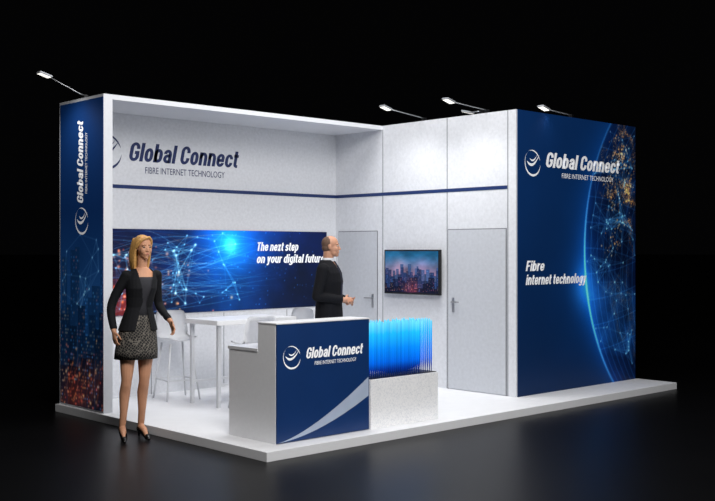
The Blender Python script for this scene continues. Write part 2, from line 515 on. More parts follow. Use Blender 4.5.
w, h = YB - YC + 0.02, H - 0.05
U, V, im = canvas(w, h, 0.008)
t = np.clip((V - 1.1) / 0.9, 0, 1)[..., None]
im[:] = col(34, 86, 150) * (1 - t) + col(13, 50, 104) * t
im += ((vnoise(U, V, 0.45) - 0.5) * 0.14)[..., None] * (1 - t) * np.array((0.6, 0.8, 1.2))
city(im, U, V, w, [(col(20, 62, 112), 0.9, 1.65, 0.05, 0.10, 0.45), (col(12, 42, 78), 0.6, 1.3, 0.07, 0.14, 0.6), (col(10, 20, 42), 0.2, 0.75, 0.08, 0.16, 0.8)], NIGHT, 0.026, 0.036, 0.42)
glow(im, U, V, (0.3, 0.08), 0.30, col(230, 70, 20), 0.40)
glow(im, U, V, (0.75, 0.25), 0.22, col(220, 80, 40), 0.30)
for _ in range(90):
    glow(im, U, V, (random.uniform(0, w), abs(random.gauss(0, 0.35))), random.uniform(0.009, 0.018), random.choice([col(255, 110, 50), col(255, 80, 50), col(255, 160, 70), col(255, 195, 120)]), random.uniform(0.3, 0.85))
pts = [(random.uniform(0, w), random.uniform(1.0, 1.8)) for _ in range(16)]
network(im, U, V, pts, 0.36, 0.010, col(120, 190, 255), 0.40, 0.012, 0.5)
for k in range(7):
    seg(im, U, V, (0.05 + 0.12 * k, 0.02), (0.30 + 0.09 * k, 0.5), 0.010, col(255, 120, 60), 0.35)
t1 = thing('banner', 'tall narrow dark blue printed banner with upright lettering and city lights', 'banner', (X0, 9.6, 0.02))
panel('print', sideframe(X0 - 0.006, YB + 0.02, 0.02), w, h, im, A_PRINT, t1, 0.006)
FX = X0 - 0.006
logo(frame((FX, 9.59, 1.92), (0, -1, 0), (0, 0, 1)), 0.14, M['white'], t1)
heavy('lettering', 'Global Connect', frame((FX, 9.56, 2.10), (0, 0, 1), (0, 1, 0)), 0.86, 0.125, M['white'], t1)
text('tagline', 'FIBRE INTERNET TECHNOLOGY', frame((FX, 9.475, 2.20), (0, 0, 1), (0, 1, 0)), 0.62, 0.042, M['white'], t1)

bx0, bx1, bz0, bz1 = 5.28, 8.88, 0.90, 1.86
w, h = bx1 - bx0, bz1 - bz0
U, V, im = canvas(w, h, 0.0075)
def mixu(stops):
    out = np.zeros(U.shape + (3,))
    xs = [s[0] for s in stops]
    for k in range(3): out[..., k] = np.interp(U, xs, [s[1][k] for s in stops])
    return out
im[:] = mixu([(0, col(6, 10, 32)), (0.8, col(5, 24, 70)), (1.5, col(4, 48, 122)), (2.05, col(4, 82, 180)), (2.6, col(4, 50, 128)), (3.0, col(4, 32, 90)), (3.6, col(3, 22, 66))])
im *= (0.45 + 0.95 * vnoise(U, V, 0.35))[..., None]
im *= (0.62 + 0.46 * V / h)[..., None]
for p, r, c, a in (((0.2, 0.25), 0.30, col(230, 50, 10), 0.55), ((0.65, 0.08), 0.24, col(220, 50, 20), 0.5), ((0.95, 0.33), 0.14, col(255, 110, 30), 0.4), ((0.1, 0.7), 0.2, col(190, 60, 30), 0.3)):
    glow(im, U, V, p, r, c, a)
FL = (2.06, 0.78)
for _ in range(50):                                 # fibre streaks bending towards the glow
    p0 = (random.uniform(-0.2, 1.2), random.uniform(-0.05, h))
    p1 = (FL[0] + random.uniform(-0.3, 0.9), FL[1] + random.uniform(-0.6, 0.15))
    pc = ((p0[0] + p1[0]) / 2 + random.uniform(-0.2, 0.2), (p0[1] + p1[1]) / 2 + random.uniform(-0.35, 0.35))
    c0 = random.choice([col(255, 120, 60), col(90, 170, 255), col(150, 205, 255), col(90, 170, 255)])
    curve(im, U, V, p0, pc, p1, random.uniform(0.006, 0.010), c0, col(100, 195, 255), random.uniform(0.15, 0.4))
for _ in range(230):
    px = abs(random.gauss(0, 0.65)); py = random.uniform(0, h * 0.8)
    c = random.choice([col(255, 110, 30), col(255, 80, 20), col(255, 160, 60), col(255, 130, 60)])
    glow(im, U, V, (px, py), random.uniform(0.008, 0.020), c, random.uniform(0.3, 0.9))
pts = [(random.uniform(0.1, 2.2), random.uniform(0.03, h - 0.03)) for _ in range(60)]
network(im, U, V, pts, 0.30, 0.0085, col(90, 185, 255), 0.38, 0.011, 0.6)
pts = [(random.uniform(0.3, 1.8), random.uniform(0.08, h - 0.05)) for _ in range(15)]
network(im, U, V, pts, 0.55, 0.011, col(130, 215, 255), 0.5, 0.018, 0.9)
glow(im, U, V, FL, 0.55, col(0, 90, 190), 0.5)
glow(im, U, V, FL, 0.24, col(30, 165, 240), 0.55)
glow(im, U, V, FL, 0.09, col(120, 215, 255), 0.55)
for _ in range(100):
    glow(im, U, V, (random.uniform(1.7, 3.6), random.uniform(0, h)), 0.008, col(70, 170, 255), random.uniform(0.1, 0.5))
t2 = thing('banner', 'long blue printed board of glowing network lines behind the high table', 'banner', (7.08, YB, bz0))
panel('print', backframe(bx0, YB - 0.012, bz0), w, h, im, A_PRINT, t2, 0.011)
heavy('lettering', 'The next step', backframe(7.73, YB - 0.012, 1.615), 0.68, 0.108, M['white'], t2)
heavy('lettering', 'on your digital future', backframe(7.73, YB - 0.012, 1.465), 1.12, 0.108, M['white'], t2)

t3 = thing('wall_sign', 'navy company lettering on the white header of the back wall', 'sign', (6.6, YB, 2.45))
logo(backframe(5.68, YB - 0.001, 2.70), 0.2, M['navyink'], t3)
heavy('lettering', 'Global Connect', backframe(5.955, YB - 0.001, 2.615), 1.53, 0.21, M['navyink'], t3)
text('tagline', 'FIBRE INTERNET TECHNOLOGY', backframe(6.17, YB - 0.001, 2.485), 1.09, 0.075, M['navyink'], t3)

# big front banner with the globe
w, h = XE - XR - 0.02, H
U, V, im = canvas(w, h, 0.009)
im[:] = col(8, 46, 96)
im *= (0.90 + 0.18 * vnoise(U, V, 0.9))[..., None]
im *= (0.80 + 0.24 * np.clip(V / 2.6, 0, 1))[..., None]
cx, cy, R = 3.72, 1.62, 2.44
r = np.hypot(U - cx, V - cy); dr = R - r
prof = np.exp(-((V - 1.2) / 0.9) ** 2)
out = dr < 0
gl = np.exp(np.minimum(dr, 0) / 0.20) * out * (0.16 + 0.50 * prof)
im += gl[..., None] * col(8, 100, 215)
ins = ~out
land = vnoise(U, V, 0.8, 5)
inner = np.zeros_like(im); inner[:] = col(5, 22, 56)
inner += (np.clip((land - 0.47) * 6, 0, 1) * 0.36)[..., None] * col(28, 84, 140)
inner *= (0.6 + 0.8 * vnoise(U, V, 0.2, 5))[..., None]
inner += (np.exp(-np.maximum(dr, 0) / 0.20) * (0.16 + 0.50 * prof))[..., None] * col(12, 110, 240)
ridge = (1 - np.abs(2 * vnoise(U, V, 0.35, 4) - 1)) ** 10
spk = rng.random(U.shape) ** 2.2
hot = (np.clip((V - 1.5) / 0.7, 0, 1) + 0.15) * np.clip((U - 1.5) / 0.4, 0, 1) * np.clip((land - 0.36) * 5, 0, 1)
inner += np.clip(ridge * spk * 2.0 * hot, 0, 1)[..., None] * col(255, 160, 45)
im[ins] = inner[ins]
rim = np.exp(-(dr / 0.017) ** 2) * (0.22 + 0.68 * prof)
im += rim[..., None] * col(120, 205, 255)
for k in range(1, 10):
    im += (np.exp(-((np.hypot(U - cx - 0.1 * k, V - cy + 0.05 * k) - R * (1 - 0.012 * k)) / 0.007) ** 2) * 0.18 * ins)[..., None] * col(80, 170, 250)
    vv = V - (0.1 + k * 0.31) + 0.12 * (U - 1.3) ** 2 * (1 if k > 4 else -1)
    im += (np.exp(-(vv / 0.007) ** 2) * 0.16 * ins)[..., None] * col(80, 170, 250)
pts = []
while len(pts) < 85:
    p = (random.uniform(1.15, w), random.uniform(0.05, h - 0.05))
    if math.hypot(p[0] - cx, p[1] - cy) < R - 0.02: pts.append(p)
network(im, U, V, pts, 0.40, 0.0085, col(80, 170, 245), 0.36, 0.010, 0.6)
clus = [(random.uniform(1.75, w), 2.5 + random.gauss(0, 0.30)) for _ in range(22)]
for _ in range(430):
    q = random.choice(clus); p = (q[0] + random.gauss(0, 0.08), q[1] + random.gauss(0, 0.07))
    if math.hypot(p[0] - cx, p[1] - cy) < R - 0.1 and p[1] < h:
        glow(im, U, V, p, random.uniform(0.006, 0.014), random.choice([col(255, 175, 50), col(255, 145, 30), col(255, 205, 110)]), random.uniform(0.2, 0.8))
glow(im, U, V, (1.31, 1.2), 0.24, col(60, 160, 255), 0.45)
t4 = thing('banner', 'wide dark blue printed wall banner showing a glowing globe on its right', 'banner', (10.2, YF, 0))
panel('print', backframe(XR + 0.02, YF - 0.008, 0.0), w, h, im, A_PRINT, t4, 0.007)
FY = YF - 0.008
logo(backframe(9.335, FY, 2.60), 0.15, M['white'], t4)
heavy('lettering', 'Global Connect', backframe(9.575, FY, 2.57), 1.54, 0.172, M['white'], t4)
text('tagline', 'FIBRE INTERNET TECHNOLOGY', backframe(9.89, FY, 2.46), 1.07, 0.058, M['white'], t4)
heavy('lettering', 'Fibre', backframe(9.21, FY, 1.39), 0.36, 0.115, M['white'], t4)
heavy('lettering', 'internet technology', backframe(9.21, FY, 1.235), 1.18, 0.115, M['white'], t4)

# ------------------------------------------------------------------ television
w, h = 0.88, 0.50
U, V, im = canvas(w, h, 0.005)
t = np.clip((V - 0.22) / 0.24, 0, 1)[..., None]
im[:] = col(150, 120, 150) * (1 - t) + col(30, 104, 150) * t
im *= (0.6 + 0.7 * vnoise(U * 0.5, V, 0.09))[..., None]
glow(im, U, V, (0.25, 0.32), 0.10, col(230, 120, 110), 0.3)
glow(im, U, V, (0.62, 0.33), 0.10, col(220, 110, 140), 0.2)
city(im, U, V, w, [(col(44, 76, 124), 0.18, 0.34, 0.02, 0.05, 0.3), (col(22, 42, 84), 0.12, 0.30, 0.025, 0.055, 0.5), (col(12, 18, 44), 0.03, 0.20, 0.03, 0.07, 0.8), (col(10, 14, 36), 0.03, 0.12, 0.03, 0.07, 0.8)], [col(255, 160, 90), col(255, 190, 120), col(90, 170, 255), col(240, 100, 130), col(255, 130, 90)], 0.011, 0.016, 0.4)
glow(im, U, V, (0.45, 0.03), 0.13, col(220, 80, 90), 0.35)
tv = thing('television', 'flat black television showing a city at dusk on the door wall', 'television', (XR, 8.59, 1.09))
ty0, ty1, tz0, tz1 = 8.13, 9.05, 1.09, 1.63
obj('casing', bx(XR - 0.075, XR - 0.035, ty0, ty1, tz0, tz1), M['black'], tv, bevel=0.006)
obj('wall_bracket', bx(XR - 0.036, XR, 8.45, 8.72, 1.25, 1.48), M['black'], tv)
panel('screen', sideframe(XR - 0.077, ty1 - 0.02, tz0 + 0.022), w, h, im, art_mat('screen_glow', emit=0.9, diffuse=0, rough=0.2), tv, 0.0015)

# ------------------------------------------------------------------ reception counter
cx0, cx1, cy0, cy1 = 5.38, 6.452, 6.70, 7.365
rc = thing('reception_counter', 'white reception counter with a dark blue company front and raised ledge', 'counter', ((cx0 + cx1) / 2, (cy0 + cy1) / 2, 0))
prof = [(cy0 + 0.014, 0), (cy1, 0), (cy1, 0.755), (6.95, 0.755), (6.95, 1.0), (cy0 + 0.014, 1.0)]
b = bmesh.new()
L = [b.verts.new((cx0, y, z)) for y, z in prof]; Rr = [b.verts.new((cx1, y, z)) for y, z in prof]
b.faces.new(L); b.faces.new(Rr[::-1])
for i in range(6): b.faces.new((L[i], L[(i + 1) % 6], Rr[(i + 1) % 6], Rr[i]))
obj('body', b, M['counter'], rc, bevel=0.003)
obj('work_surface', bx(cx0 - 0.006, cx1, 6.953, cy1 + 0.012, 0.757, 0.785), M['shelf'], rc, bevel=0.003)
obj('ledge_top', bx(cx0 - 0.004, cx1, cy0 - 0.004, 6.956, 1.001, 1.012), M['counter'], rc, bevel=0.002)
obj('front_panel', bx(cx0 + 0.004, cx1 - 0.002, cy0, cy0 + 0.013, 0.006, 0.998), M['counterblue'], rc)
logo(backframe(5.545, cy0, 0.715), 0.1, M['white'], rc)
heavy('lettering', 'Global Connect', backframe(5.70, cy0, 0.695), 0.68, 0.095, M['white'], rc)
text('tagline', 'FIBRE INTERNET TECHNOLOGY', backframe(5.80, cy0, 0.635), 0.49, 0.033, M['white'], rc)
b = bmesh.new(); up = []; lo = []
for i in range(33):
    s = i / 32
    up.append((0.012 + 1.05 * s, 0.010 + 0.47 * s ** 1.45))
    lo.append((0.012 + 1.05 * s, 0.010 + 0.30 * s ** 1.7))
strip2d(b, up, lo, backframe(cx0, cy0, 0))
obj('swoosh', b, M['swoosh'], rc)

# ------------------------------------------------------------------ light planter
px0, px1, py0, py1, pz = 6.458, 7.36, 6.685, 6.99, 0.45
lp = thing('rod_planter', 'white stone planter box filled with glowing blue upright rods', 'planter', ((px0 + px1) / 2, (py0 + py1) / 2, 0))
obj('planter_box', bx(px0, px1, py0, py1, 0.0, pz), M['stone'], lp, bevel=0.004)
obj('soil_plate', bx(px0 + 0.012, px1 - 0.012, py0 + 0.012, py1 - 0.012, pz + 0.0005, pz + 0.006), M['black'], lp)
for row in range(3):
    cnt = 33
    for k in range(cnt):
        x = px0 + 0.025 + (px1 - px0 - 0.055) * (k + (0.0, 0.5, 0.25)[row]) / (cnt - 0.5)
        y = py0 + 0.05 + row * 0.085
        top = 0.965 + random.uniform(-0.022, 0.015)
        b = bmesh.new()
        tube(b, [(x, y, pz + 0.006), (x, y, pz + 0.05), (x, y, pz + 0.12), (x, y, top - 0.02), (x, y, top)], [0.0040, 0.0050, 0.0076, 0.0080, 0.003], 8, ends=False)
        obj('light_rod', b, M['rod'], lp)

# ------------------------------------------------------------------ high table and stools
tb = thing('high_table', 'white rectangular high table on four square legs behind the counter', 'table', (6.7, 8.95, 0))
tx0, tx1, ty0, ty1, tz = 6.15, 7.2, 8.62, 9.22, 0.9
obj('table_top', bx(tx0, tx1, ty0, ty1, tz - 0.05, tz), M['tablew'], tb, bevel=0.006)
for x in (tx0 + 0.06, tx1 - 0.06):
    for y in (ty0 + 0.06, ty1 - 0.06):
        obj('leg', bx(x - 0.018, x + 0.018, y - 0.018, y + 0.018, 0.0, tz - 0.051), M['legs'], tb)
for y in (ty0 + 0.06, ty1 - 0.06):
    obj('foot_rail', bx(tx0 + 0.079, tx1 - 0.079, y - 0.010, y + 0.010, 0.22, 0.245), M['legs'], tb)

def stool(label, x, y, rz):
    t = thing('bar_stool', label, 'stool', (x, y, 0), rz, 'bar stools at the high table')
    b = bmesh.new()
    rows = []
    prof = [(-0.19, 0.650, 0.16), (-0.17, 0.642, 0.178), (-0.05, 0.635, 0.192), (0.08, 0.635, 0.192), (0.15, 0.66, 0.192), (0.19, 0.72, 0.192), (0.205, 0.80, 0.187), (0.22, 0.90, 0.178), (0.226, 0.945, 0.16), (0.226, 0.96, 0.13)]
    for (yy, zz, hw) in prof:
        row = []
        for k in range(9):
            s = k / 4 - 1
            row.append(b.verts.new((hw * s, yy - (0.06 * s * s if zz > 0.7 else 0), zz + (0.045 * s * s if zz <= 0.7 else 0))))
        rows.append(row)
    for a, c in zip(rows, rows[1:]):
        for k in range(8): b.faces.new((a[k], a[k + 1], c[k + 1], c[k]))
    bmesh.ops.solidify(b, geom=list(b.faces), thickness=0.024)
    obj('seat', b, M['stool'], t, local=True, smooth=True)
    for sx in (-1, 1):
        for sy in (-1, 1):
            b = bmesh.new()
            tube(b, [(sx * 0.12, sy * 0.12, 0.614), (sx * 0.19, sy * 0.19, 0.006)], [0.012, 0.010], 10, ends=False)
            obj('leg', b, M['legs'], t, local=True, smooth=True)
    b = bmesh.new(); q = 0.167
    ring = [(-q, -q), (q, -q), (q, q), (-q, q)]
    A = [[b.verts.new((x * k, y * k, z)) for x, y in ring] for k, z in ((1.04, 0.213), (1.04, 0.226), (0.96, 0.226), (0.96, 0.213))]
    for i in range(4):
        for j in range(4):
            b.faces.new((A[i][j], A[i][(j + 1) % 4], A[(i + 1) % 4][(j + 1) % 4], A[(i + 1) % 4][j]))
    obj('footrest', b, M['legs'], t, local=True)
stool('white bar stool behind the high table, beside the woman', 6.25, 9.52, math.radians(-10))
stool('white bar stool in front of the high table, half hidden by the counter', 6.42, 8.36, math.radians(170))
stool('white bar stool at the right end of the high table, farthest from the woman', 7.42, 8.95, math.radians(-85))

# ------------------------------------------------------------------ arm spotlights
def arm_lamp(label, x, y, dx, dy, length, rise, target, power):
    t = thing('arm_spotlight', label, 'spotlight', (x, y, H), 0, 'clamp spotlights along the stand top')
    b = bmesh.new(); box(b, -0.022, 0.022, -0.022, 0.022, 0.0, 0.04)
    obj('clamp', b, M['black'], t, local=True, bevel=0.004)
    d = V3((dx, dy, 0)); e = d * length + V3((0, 0, rise))
    b = bmesh.new(); tube(b, [(0, 0, 0.03), d * 0.08 + V3((0, 0, 0.03 + rise * 0.12)), e], [0.006, 0.006, 0.005], 8)
    obj('arm', b, M['metal'], t, local=True, smooth=True)
    s = V3((-dy, dx, 0))
    tilt = d * 0.95 + V3((0, 0, 0.25)); tilt.normalize()
    Mx = Matrix((tilt, s, tilt.cross(s))).transposed().to_4x4(); Mx.translation = e
    b = bmesh.new(); box(b, -0.04, 0.10, -0.045, 0.045, -0.010, 0.010)
    bmesh.ops.bevel(b, geom=list(b.edges), offset=0.005, segments=2, affect='EDGES')
    bmesh.ops.transform(b, matrix=Mx, verts=b.verts)
    hd = obj('lamp_head', b, M['lamp'], t, local=True)
    b = bmesh.new(); box(b, -0.028, 0.088, -0.035, 0.035, -0.0140, -0.0104); bmesh.ops.transform(b, matrix=Mx, verts=b.verts)
    obj('lens', b, M['lens'], hd, local=True)
    if power:
        li = bpy.data.lights.new('spot_bulb', 'SPOT'); li.energy = power; li.spot_size = math.radians(125); li.spot_blend = 1.0; li.shadow_soft_size = 0.1
        lo = bpy.data.objects.new('spot_bulb', li); C.objects.link(lo)
        lo.location = V3((x, y, H)) + e + V3((0, 0, -0.06)) + d * 0.03
        lo.rotation_euler = (V3(target) - lo.location).to_track_quat('-Z', 'Y').to_euler()
arm_lamp('arm spotlight jutting out over the tall narrow side banner', 5.21, 9.62, -1, 0, 0.42, 0.19, (5.2, 9.6, 1.2), 30)
arm_lamp('arm spotlight above the television on the door wall', 9.07, 8.466, -1, 0, 0.62, 0.09, (9.05, 8.5, 0.9), 26)
arm_lamp('arm spotlight above the door nearest the globe banner', 9.07, 7.49, -1, 0, 0.62, 0.07, (9.05, 7.6, 0.9), 26)
arm_lamp('arm spotlight lying swivelled along the top of the door wall', 9.075, 7.57, 0, 1, 0.18, 0.035, (9.05, 8.2, 1.6), 0)
arm_lamp('arm spotlight on the top edge of the globe banner', 10.12, 7.085, -1, 0, 0.5, 0.06, (9.5, 6.9, 1.6), 10)

# ------------------------------------------------------------------ people
def hand(bm, w, d, n, t, curl=0.35, s=1.0, spread=2.6):
    w = V3(w); d = V3(d).normalized(); n = V3(n); n = (n - d * n.dot(d)).normalized()
    t = V3(t); t = (t - d * t.dot(d) - n * t.dot(n)).normalized()
    loft(bm, [(w + d * (k * s), t * (a * s), n * (c * s)) for k, a, c in ((-0.02, 0.024, 0.021), (0.01, 0.027, 0.019), (0.04, 0.037, 0.017), (0.075, 0.041, 0.015), (0.094, 0.038, 0.011))], 14)
    for off, L, ex in ((0.0315, 0.068, 0.05), (0.0105, 0.077, 0.0), (-0.0105, 0.072, 0.05), (-0.0315, 0.056, 0.15)):
        p = w + d * (0.088 * s) + t * (off * s)
        bd = (d + t * (off * spread)).normalized()
        pts = [p - bd * 0.01]; a = curl * 0.4 + ex
        for f in (0.45, 0.32, 0.23):
            p = p + (bd * math.cos(a) + n * math.sin(a)) * (L * s * f); pts.append(p); a += curl + ex
        tube(bm, pts, [0.0088 * s, 0.0084 * s, 0.0076 * s, 0.0062 * s], 8)
    p = w + d * (0.022 * s) + t * (0.026 * s)
    pts = [p]
    for L, v in ((0.036, t * 0.75 + d * 0.65 + n * 0.25), (0.03, t * 0.4 + d * 0.85 + n * 0.35), (0.024, t * 0.15 + d * 0.95 + n * 0.4)):
        p = p + v.normalized() * (L * s); pts.append(p)
    tube(bm, pts, [0.0125 * s, 0.011 * s, 0.0092 * s, 0.0072 * s], 8)

def headM(c, yaw, pitch=0.0, k=1.0):
    return Matrix.Translation(V3(c)) @ Matrix.Rotation(yaw, 4, 'Z') @ Matrix.Rotation(pitch, 4, 'X') @ Matrix.Scale(k, 4)
def head(bm, Mh, k=1.0, female=True):
    e = lambda c, r: ell(bm, c, r, Mh)
    e((0, 0.014, 0.033), (0.072 * k, 0.090, 0.080))
    e((0, -0.018, -0.02), (0.061 * k, 0.066, 0.075))
    jw = 0.047 if female else 0.055
    e((0, -0.026, -0.062), (jw * k, 0.054, 0.047))
    e((0, -0.056, -0.092), (0.022 if female else 0.029, 0.023, 0.019))
    for s in (-1, 1):
        e((s * 0.032, -0.052, -0.028), (0.026, 0.027, 0.034))
        e((s * 0.030, -0.067, 0.025), (0.024, 0.011, 0.007))
        e((s * 0.071 * k, 0.010, -0.010), (0.0075, 0.016, 0.027))
        e((s * 0.008, -0.085, -0.032), (0.0068, 0.0075, 0.0055))
    q = 0.88 if female else 1.0
    tube(bm, [(0, -0.075, 0.018), (0, -0.084, -0.010), (0, -0.094 * (0.98 if female else 1.02), -0.029)], [0.008 * q, 0.0085 * q, 0.0088 * q], 8, Mx=Mh)
    e((0, -0.064, -0.058), (0.032, 0.021, 0.026))
def face_parts(P, Mh, female, browm):
    for s in (-1, 1):
        b = bmesh.new(); ell(b, (0, 0, 0), (0.0125, 0.0115, 0.0072), seg=14)
        for f in b.faces:
            c = f.calc_center_median()
            if c.y < -0.0080: f.material_index = 1
        bmesh.ops.transform(b, matrix=Mh @ Matrix.Translation((s * 0.030, -0.0710, 0.006)), verts=b.verts)
        obj('eye', b, [M['eyew'], M['iris']], P, local=True, smooth=True)
        b = bmesh.new()
        tube(b, [(s * 0.014, -0.0770, 0.026), (s * 0.031, -0.0760, 0.030), (s * 0.046, -0.066, 0.025)], [0.0024, 0.0028, 0.0018], 8, Mx=Mh)
        obj('eyebrow', b, browm, P, local=True, smooth=True)
    b = bmesh.new()
    for dz, ry in ((0.0028, 0.0045), (-0.0036, 0.005)):
        ell(b, (0, -0.0815, -0.058 + dz), (0.017, ry, 0.0036), Mh, 12)
    obj('lips', b, M['lips'] if female else M['skinm'], P, local=True, smooth=True)

def sec(z, cx, cy, rx, ry, yaw=0.0):
    c, s = math.cos(yaw), math.sin(yaw)
    return (V3((cx, cy, z)), V3((c * rx, s * rx, 0)), V3((-s * ry, c * ry, 0)))
def cut(me, pred):
    b = bmesh.new(); b.from_mesh(me)
    bmesh.ops.delete(b, geom=[f for f in b.faces if pred(f.calc_center_median(), f.normal)], context='FACES')
    b.to_mesh(me); b.free(); return me

def woman():
    P = thing('person', 'woman with blonde hair in black blazer and patterned short skirt', 'person', (4.905, 8.12, -0.08), math.radians(-14))
    hc = (0.062, -0.01, 1.728); Mh = headM(hc, math.radians(10), math.radians(3), 0.95)
    T = [(0.90, 0.01, 0.0, 0.150, 0.115), (0.98, 0.012, 0.0, 0.155, 0.118), (1.08, 0.018, 0, 0.130, 0.100), (1.19, 0.026, 0, 0.104, 0.084),
         (1.28, 0.034, -0.005, 0.116, 0.095), (1.36, 0.040, -0.018, 0.128, 0.110), (1.44, 0.046, -0.004, 0.130, 0.092), (1.50, 0.050, 0.006, 0.110, 0.070), (1.545, 0.053, 0.01, 0.058, 0.053)]
    SH = ((-0.088, 0.005, 1.478), (0.188, 0.005, 1.478))
    EL = ((-0.205, 0.075, 1.210), (0.238, 0.095, 1.215))
    WR = ((-0.205, 0.000, 0.980), (0.280, -0.110, 1.060))
    HIP = ((-0.075, 0, 0.93), (0.092, 0, 0.93)); KN = ((-0.100, -0.030, 0.535), (0.068, -0.015, 0.535)); AN = ((-0.125, 0.015, 0.125), (0.058, 0.055, 0.125))
    TO = ((-0.155, -0.145, 0.022), (0.068, -0.11, 0.022))
    b = bmesh.new()
    loft(b, [sec(*t) for t in T], 24)
    tube(b, [(0.053, 0.018, 1.50), (0.057, 0.010, 1.57), (0.060, 0.006, 1.66)], [0.052, 0.044, 0.045], 14)
    head(b, Mh, 0.98, True)
    for i in (0, 1):
        p, r = smooth_path([SH[i], EL[i], WR[i]], [0.043, 0.034, 0.024], 5)
        tube(b, p, r, 12)
        h, k, a = V3(HIP[i]), V3(KN[i]), V3(AN[i])
        calf = k.lerp(a, 0.3) + V3((0, 0.02, 0))
        p, r = smooth_path([h, h.lerp(k, 0.5), k, calf, k.lerp(a, 0.7), a], [0.085, 0.070, 0.047, 0.049, 0.034, 0.029], 4)
        tube(b, p, r, 14)
        to = V3(TO[i])
        tube(b, [a + V3((0, 0.028, -0.035)), a + V3((0, 0.0, -0.02)), a.lerp(to, 0.55) + V3((0, 0, 0.012)), to], [0.026, 0.031, 0.028, 0.020], 12)
    hand(b, WR[0], (0.05, -0.2, -1), (1, 0.2, 0), (0, -1, 0), 0.42, 0.92)
    hand(b, WR[1], (0.15, -0.55, -0.80), (-0.9, -0.2, -0.2), (-0.1, -0.7, 0.6), 0.35, 0.92)
    link('body', remesh(b, 0.0042, 3), M['skinf'], P, local=True, smooth=True)
    face_parts(P, Mh, True, M['brow'])
    b = bmesh.new()
    ell(b, (0, 0.030, 0.043), (0.079, 0.087, 0.078), Mh)
    for s in (-1, 1):
        for (o, w) in ((0.02, 0.016), (0.042, 0.022), (0.064, 0.025), (0.082, 0.025)):
            tube(b, *smooth_path([(s * 0.040, -0.040 + o, 0.092), (s * 0.070, -0.030 + o, 0.040), (s * 0.077, 0.0 + o, -0.04), (s * 0.074, 0.012 + o, -0.13), (s * 0.066, 0.016 + o, -0.225)], [0.014, 0.015, w, w, 0.009], 4), n=10, Mx=Mh)
    for x in (-0.048, -0.024, 0.0, 0.024, 0.048):
        tube(b, *smooth_path([(x, 0.085, 0.06), (x * 1.2, 0.104, -0.03), (x * 1.2, 0.096, -0.13), (x, 0.095, -0.235)], [0.028, 0.030, 0.028, 0.014], 4), n=10, Mx=Mh)
    # side-swept fringe from a parting on one side
    tube(b, *smooth_path([(0.032, -0.050, 0.098), (-0.015, -0.064, 0.090), (-0.055, -0.050, 0.060), (-0.074, -0.012, 0.0)], [0.012, 0.014, 0.013, 0.011], 4), n=8, Mx=Mh)
    tube(b, *smooth_path([(0.030, -0.048, 0.099), (0.052, -0.046, 0.078), (0.068, -0.030, 0.045), (0.075, -0.005, 0.0)], [0.011, 0.012, 0.011, 0.010], 4), n=8, Mx=Mh)
    link('hair', remesh(b, 0.0045, 4), M['blonde'], P, local=True, smooth=True)
    b = bmesh.new(); loft(b, [sec(z, cx, cy, rx + 0.006, ry + 0.006) for z, cx, cy, rx, ry in T[2:-2]] + [sec(1.462, 0.047, -0.002, 0.126, 0.090)], 24)
    obj('top', b, M['top'], P, local=True, smooth=True)
    b = bmesh.new()
    E = {0.98: 0.026, 1.08: 0.022, 1.19: 0.014}
    loft(b, [sec(z, cx, cy, rx + E.get(z, 0.012), ry + E.get(z, 0.014)) for z, cx, cy, rx, ry in T[1:-1]] + [sec(1.55, 0.053, 0.016, 0.066, 0.058)], 24)
    for i in (0, 1):
        w2 = V3(EL[i]).lerp(V3(WR[i]), 0.93)
        p, r = smooth_path([SH[i], EL[i], w2], [0.050, 0.041, 0.031], 6)
        tube(b, p, r, 14, ends=False); ell(b, SH[i], (0.050, 0.051, 0.046))
    me = remesh(b, 0.0055, 2)
    def op(c, n):
        if c.z > 1.535: return True
        if c.y > -0.02 or abs(c.x - 0.03) > 0.13: return False
        cxx = 0.02 + 0.05 * (c.z - 0.95) / 0.6
        hw = 0.018 + 0.058 * (c.z - 1.24) / 0.28 if c.z > 1.24 else 0.018 + 0.06 * (1.24 - c.z) / 0.26
        return abs(c.x - cxx) < hw
    cut(me, op)
    link('blazer', me, M['blazer'], P, local=True, smooth=True)
    b = bmesh.new()
    loft(b, [sec(0.735, -0.005, 0, 0.190, 0.150), (V3((-0.005, 0, 0.728)), V3((0.196, 0, 0)), V3((0, 0.155, 0))), sec(0.80, 0, 0, 0.194, 0.150), sec(0.90, 0.006, 0, 0.182, 0.140), sec(0.98, 0.012, 0, 0.168, 0.130), sec(1.06, 0.016, 0, 0.142, 0.112), sec(1.12, 0.02, 0, 0.126, 0.100)], 32)
    obj('skirt', b, M['skirt'], P, local=True, smooth=True)
    for i in (0, 1):
        a, to = V3(AN[i]), V3(TO[i])
        b = bmesh.new()
        f = (to - a); f.z = 0; f.normalize()
        tube(b, [a + f * -0.036 + V3((0, 0, -0.048)), a + V3((0, 0, -0.052)), a.lerp(to, 0.55) + V3((0, 0, -0.008)), to + V3((0, 0, 0.004)), to + f * 0.035 + V3((0, 0, -0.006))], [0.027, 0.031, 0.033, 0.026, 0.014], 14)
        tube(b, [a + f * -0.045 + V3((0, 0, -0.06)), a + f * -0.048 + V3((0, 0, -0.123))], [0.017, 0.006], 10, ends=False)
        me = remesh(b, 0.004, 1)
        for v in me.vertices:
            if v.co.z < 0.001: v.co.z = 0.001
        tf = V3((to.x, to.y, 0))
        cut(me, lambda c, n: c.z > 0.085 or (n.z > 0.35 and (V3((c.x, c.y, 0)) - tf).dot(f) < -0.005 and c.z > 0.035))
        link('shoe', me, M['shoe'], P, local=True, smooth=True)
    return P
woman()

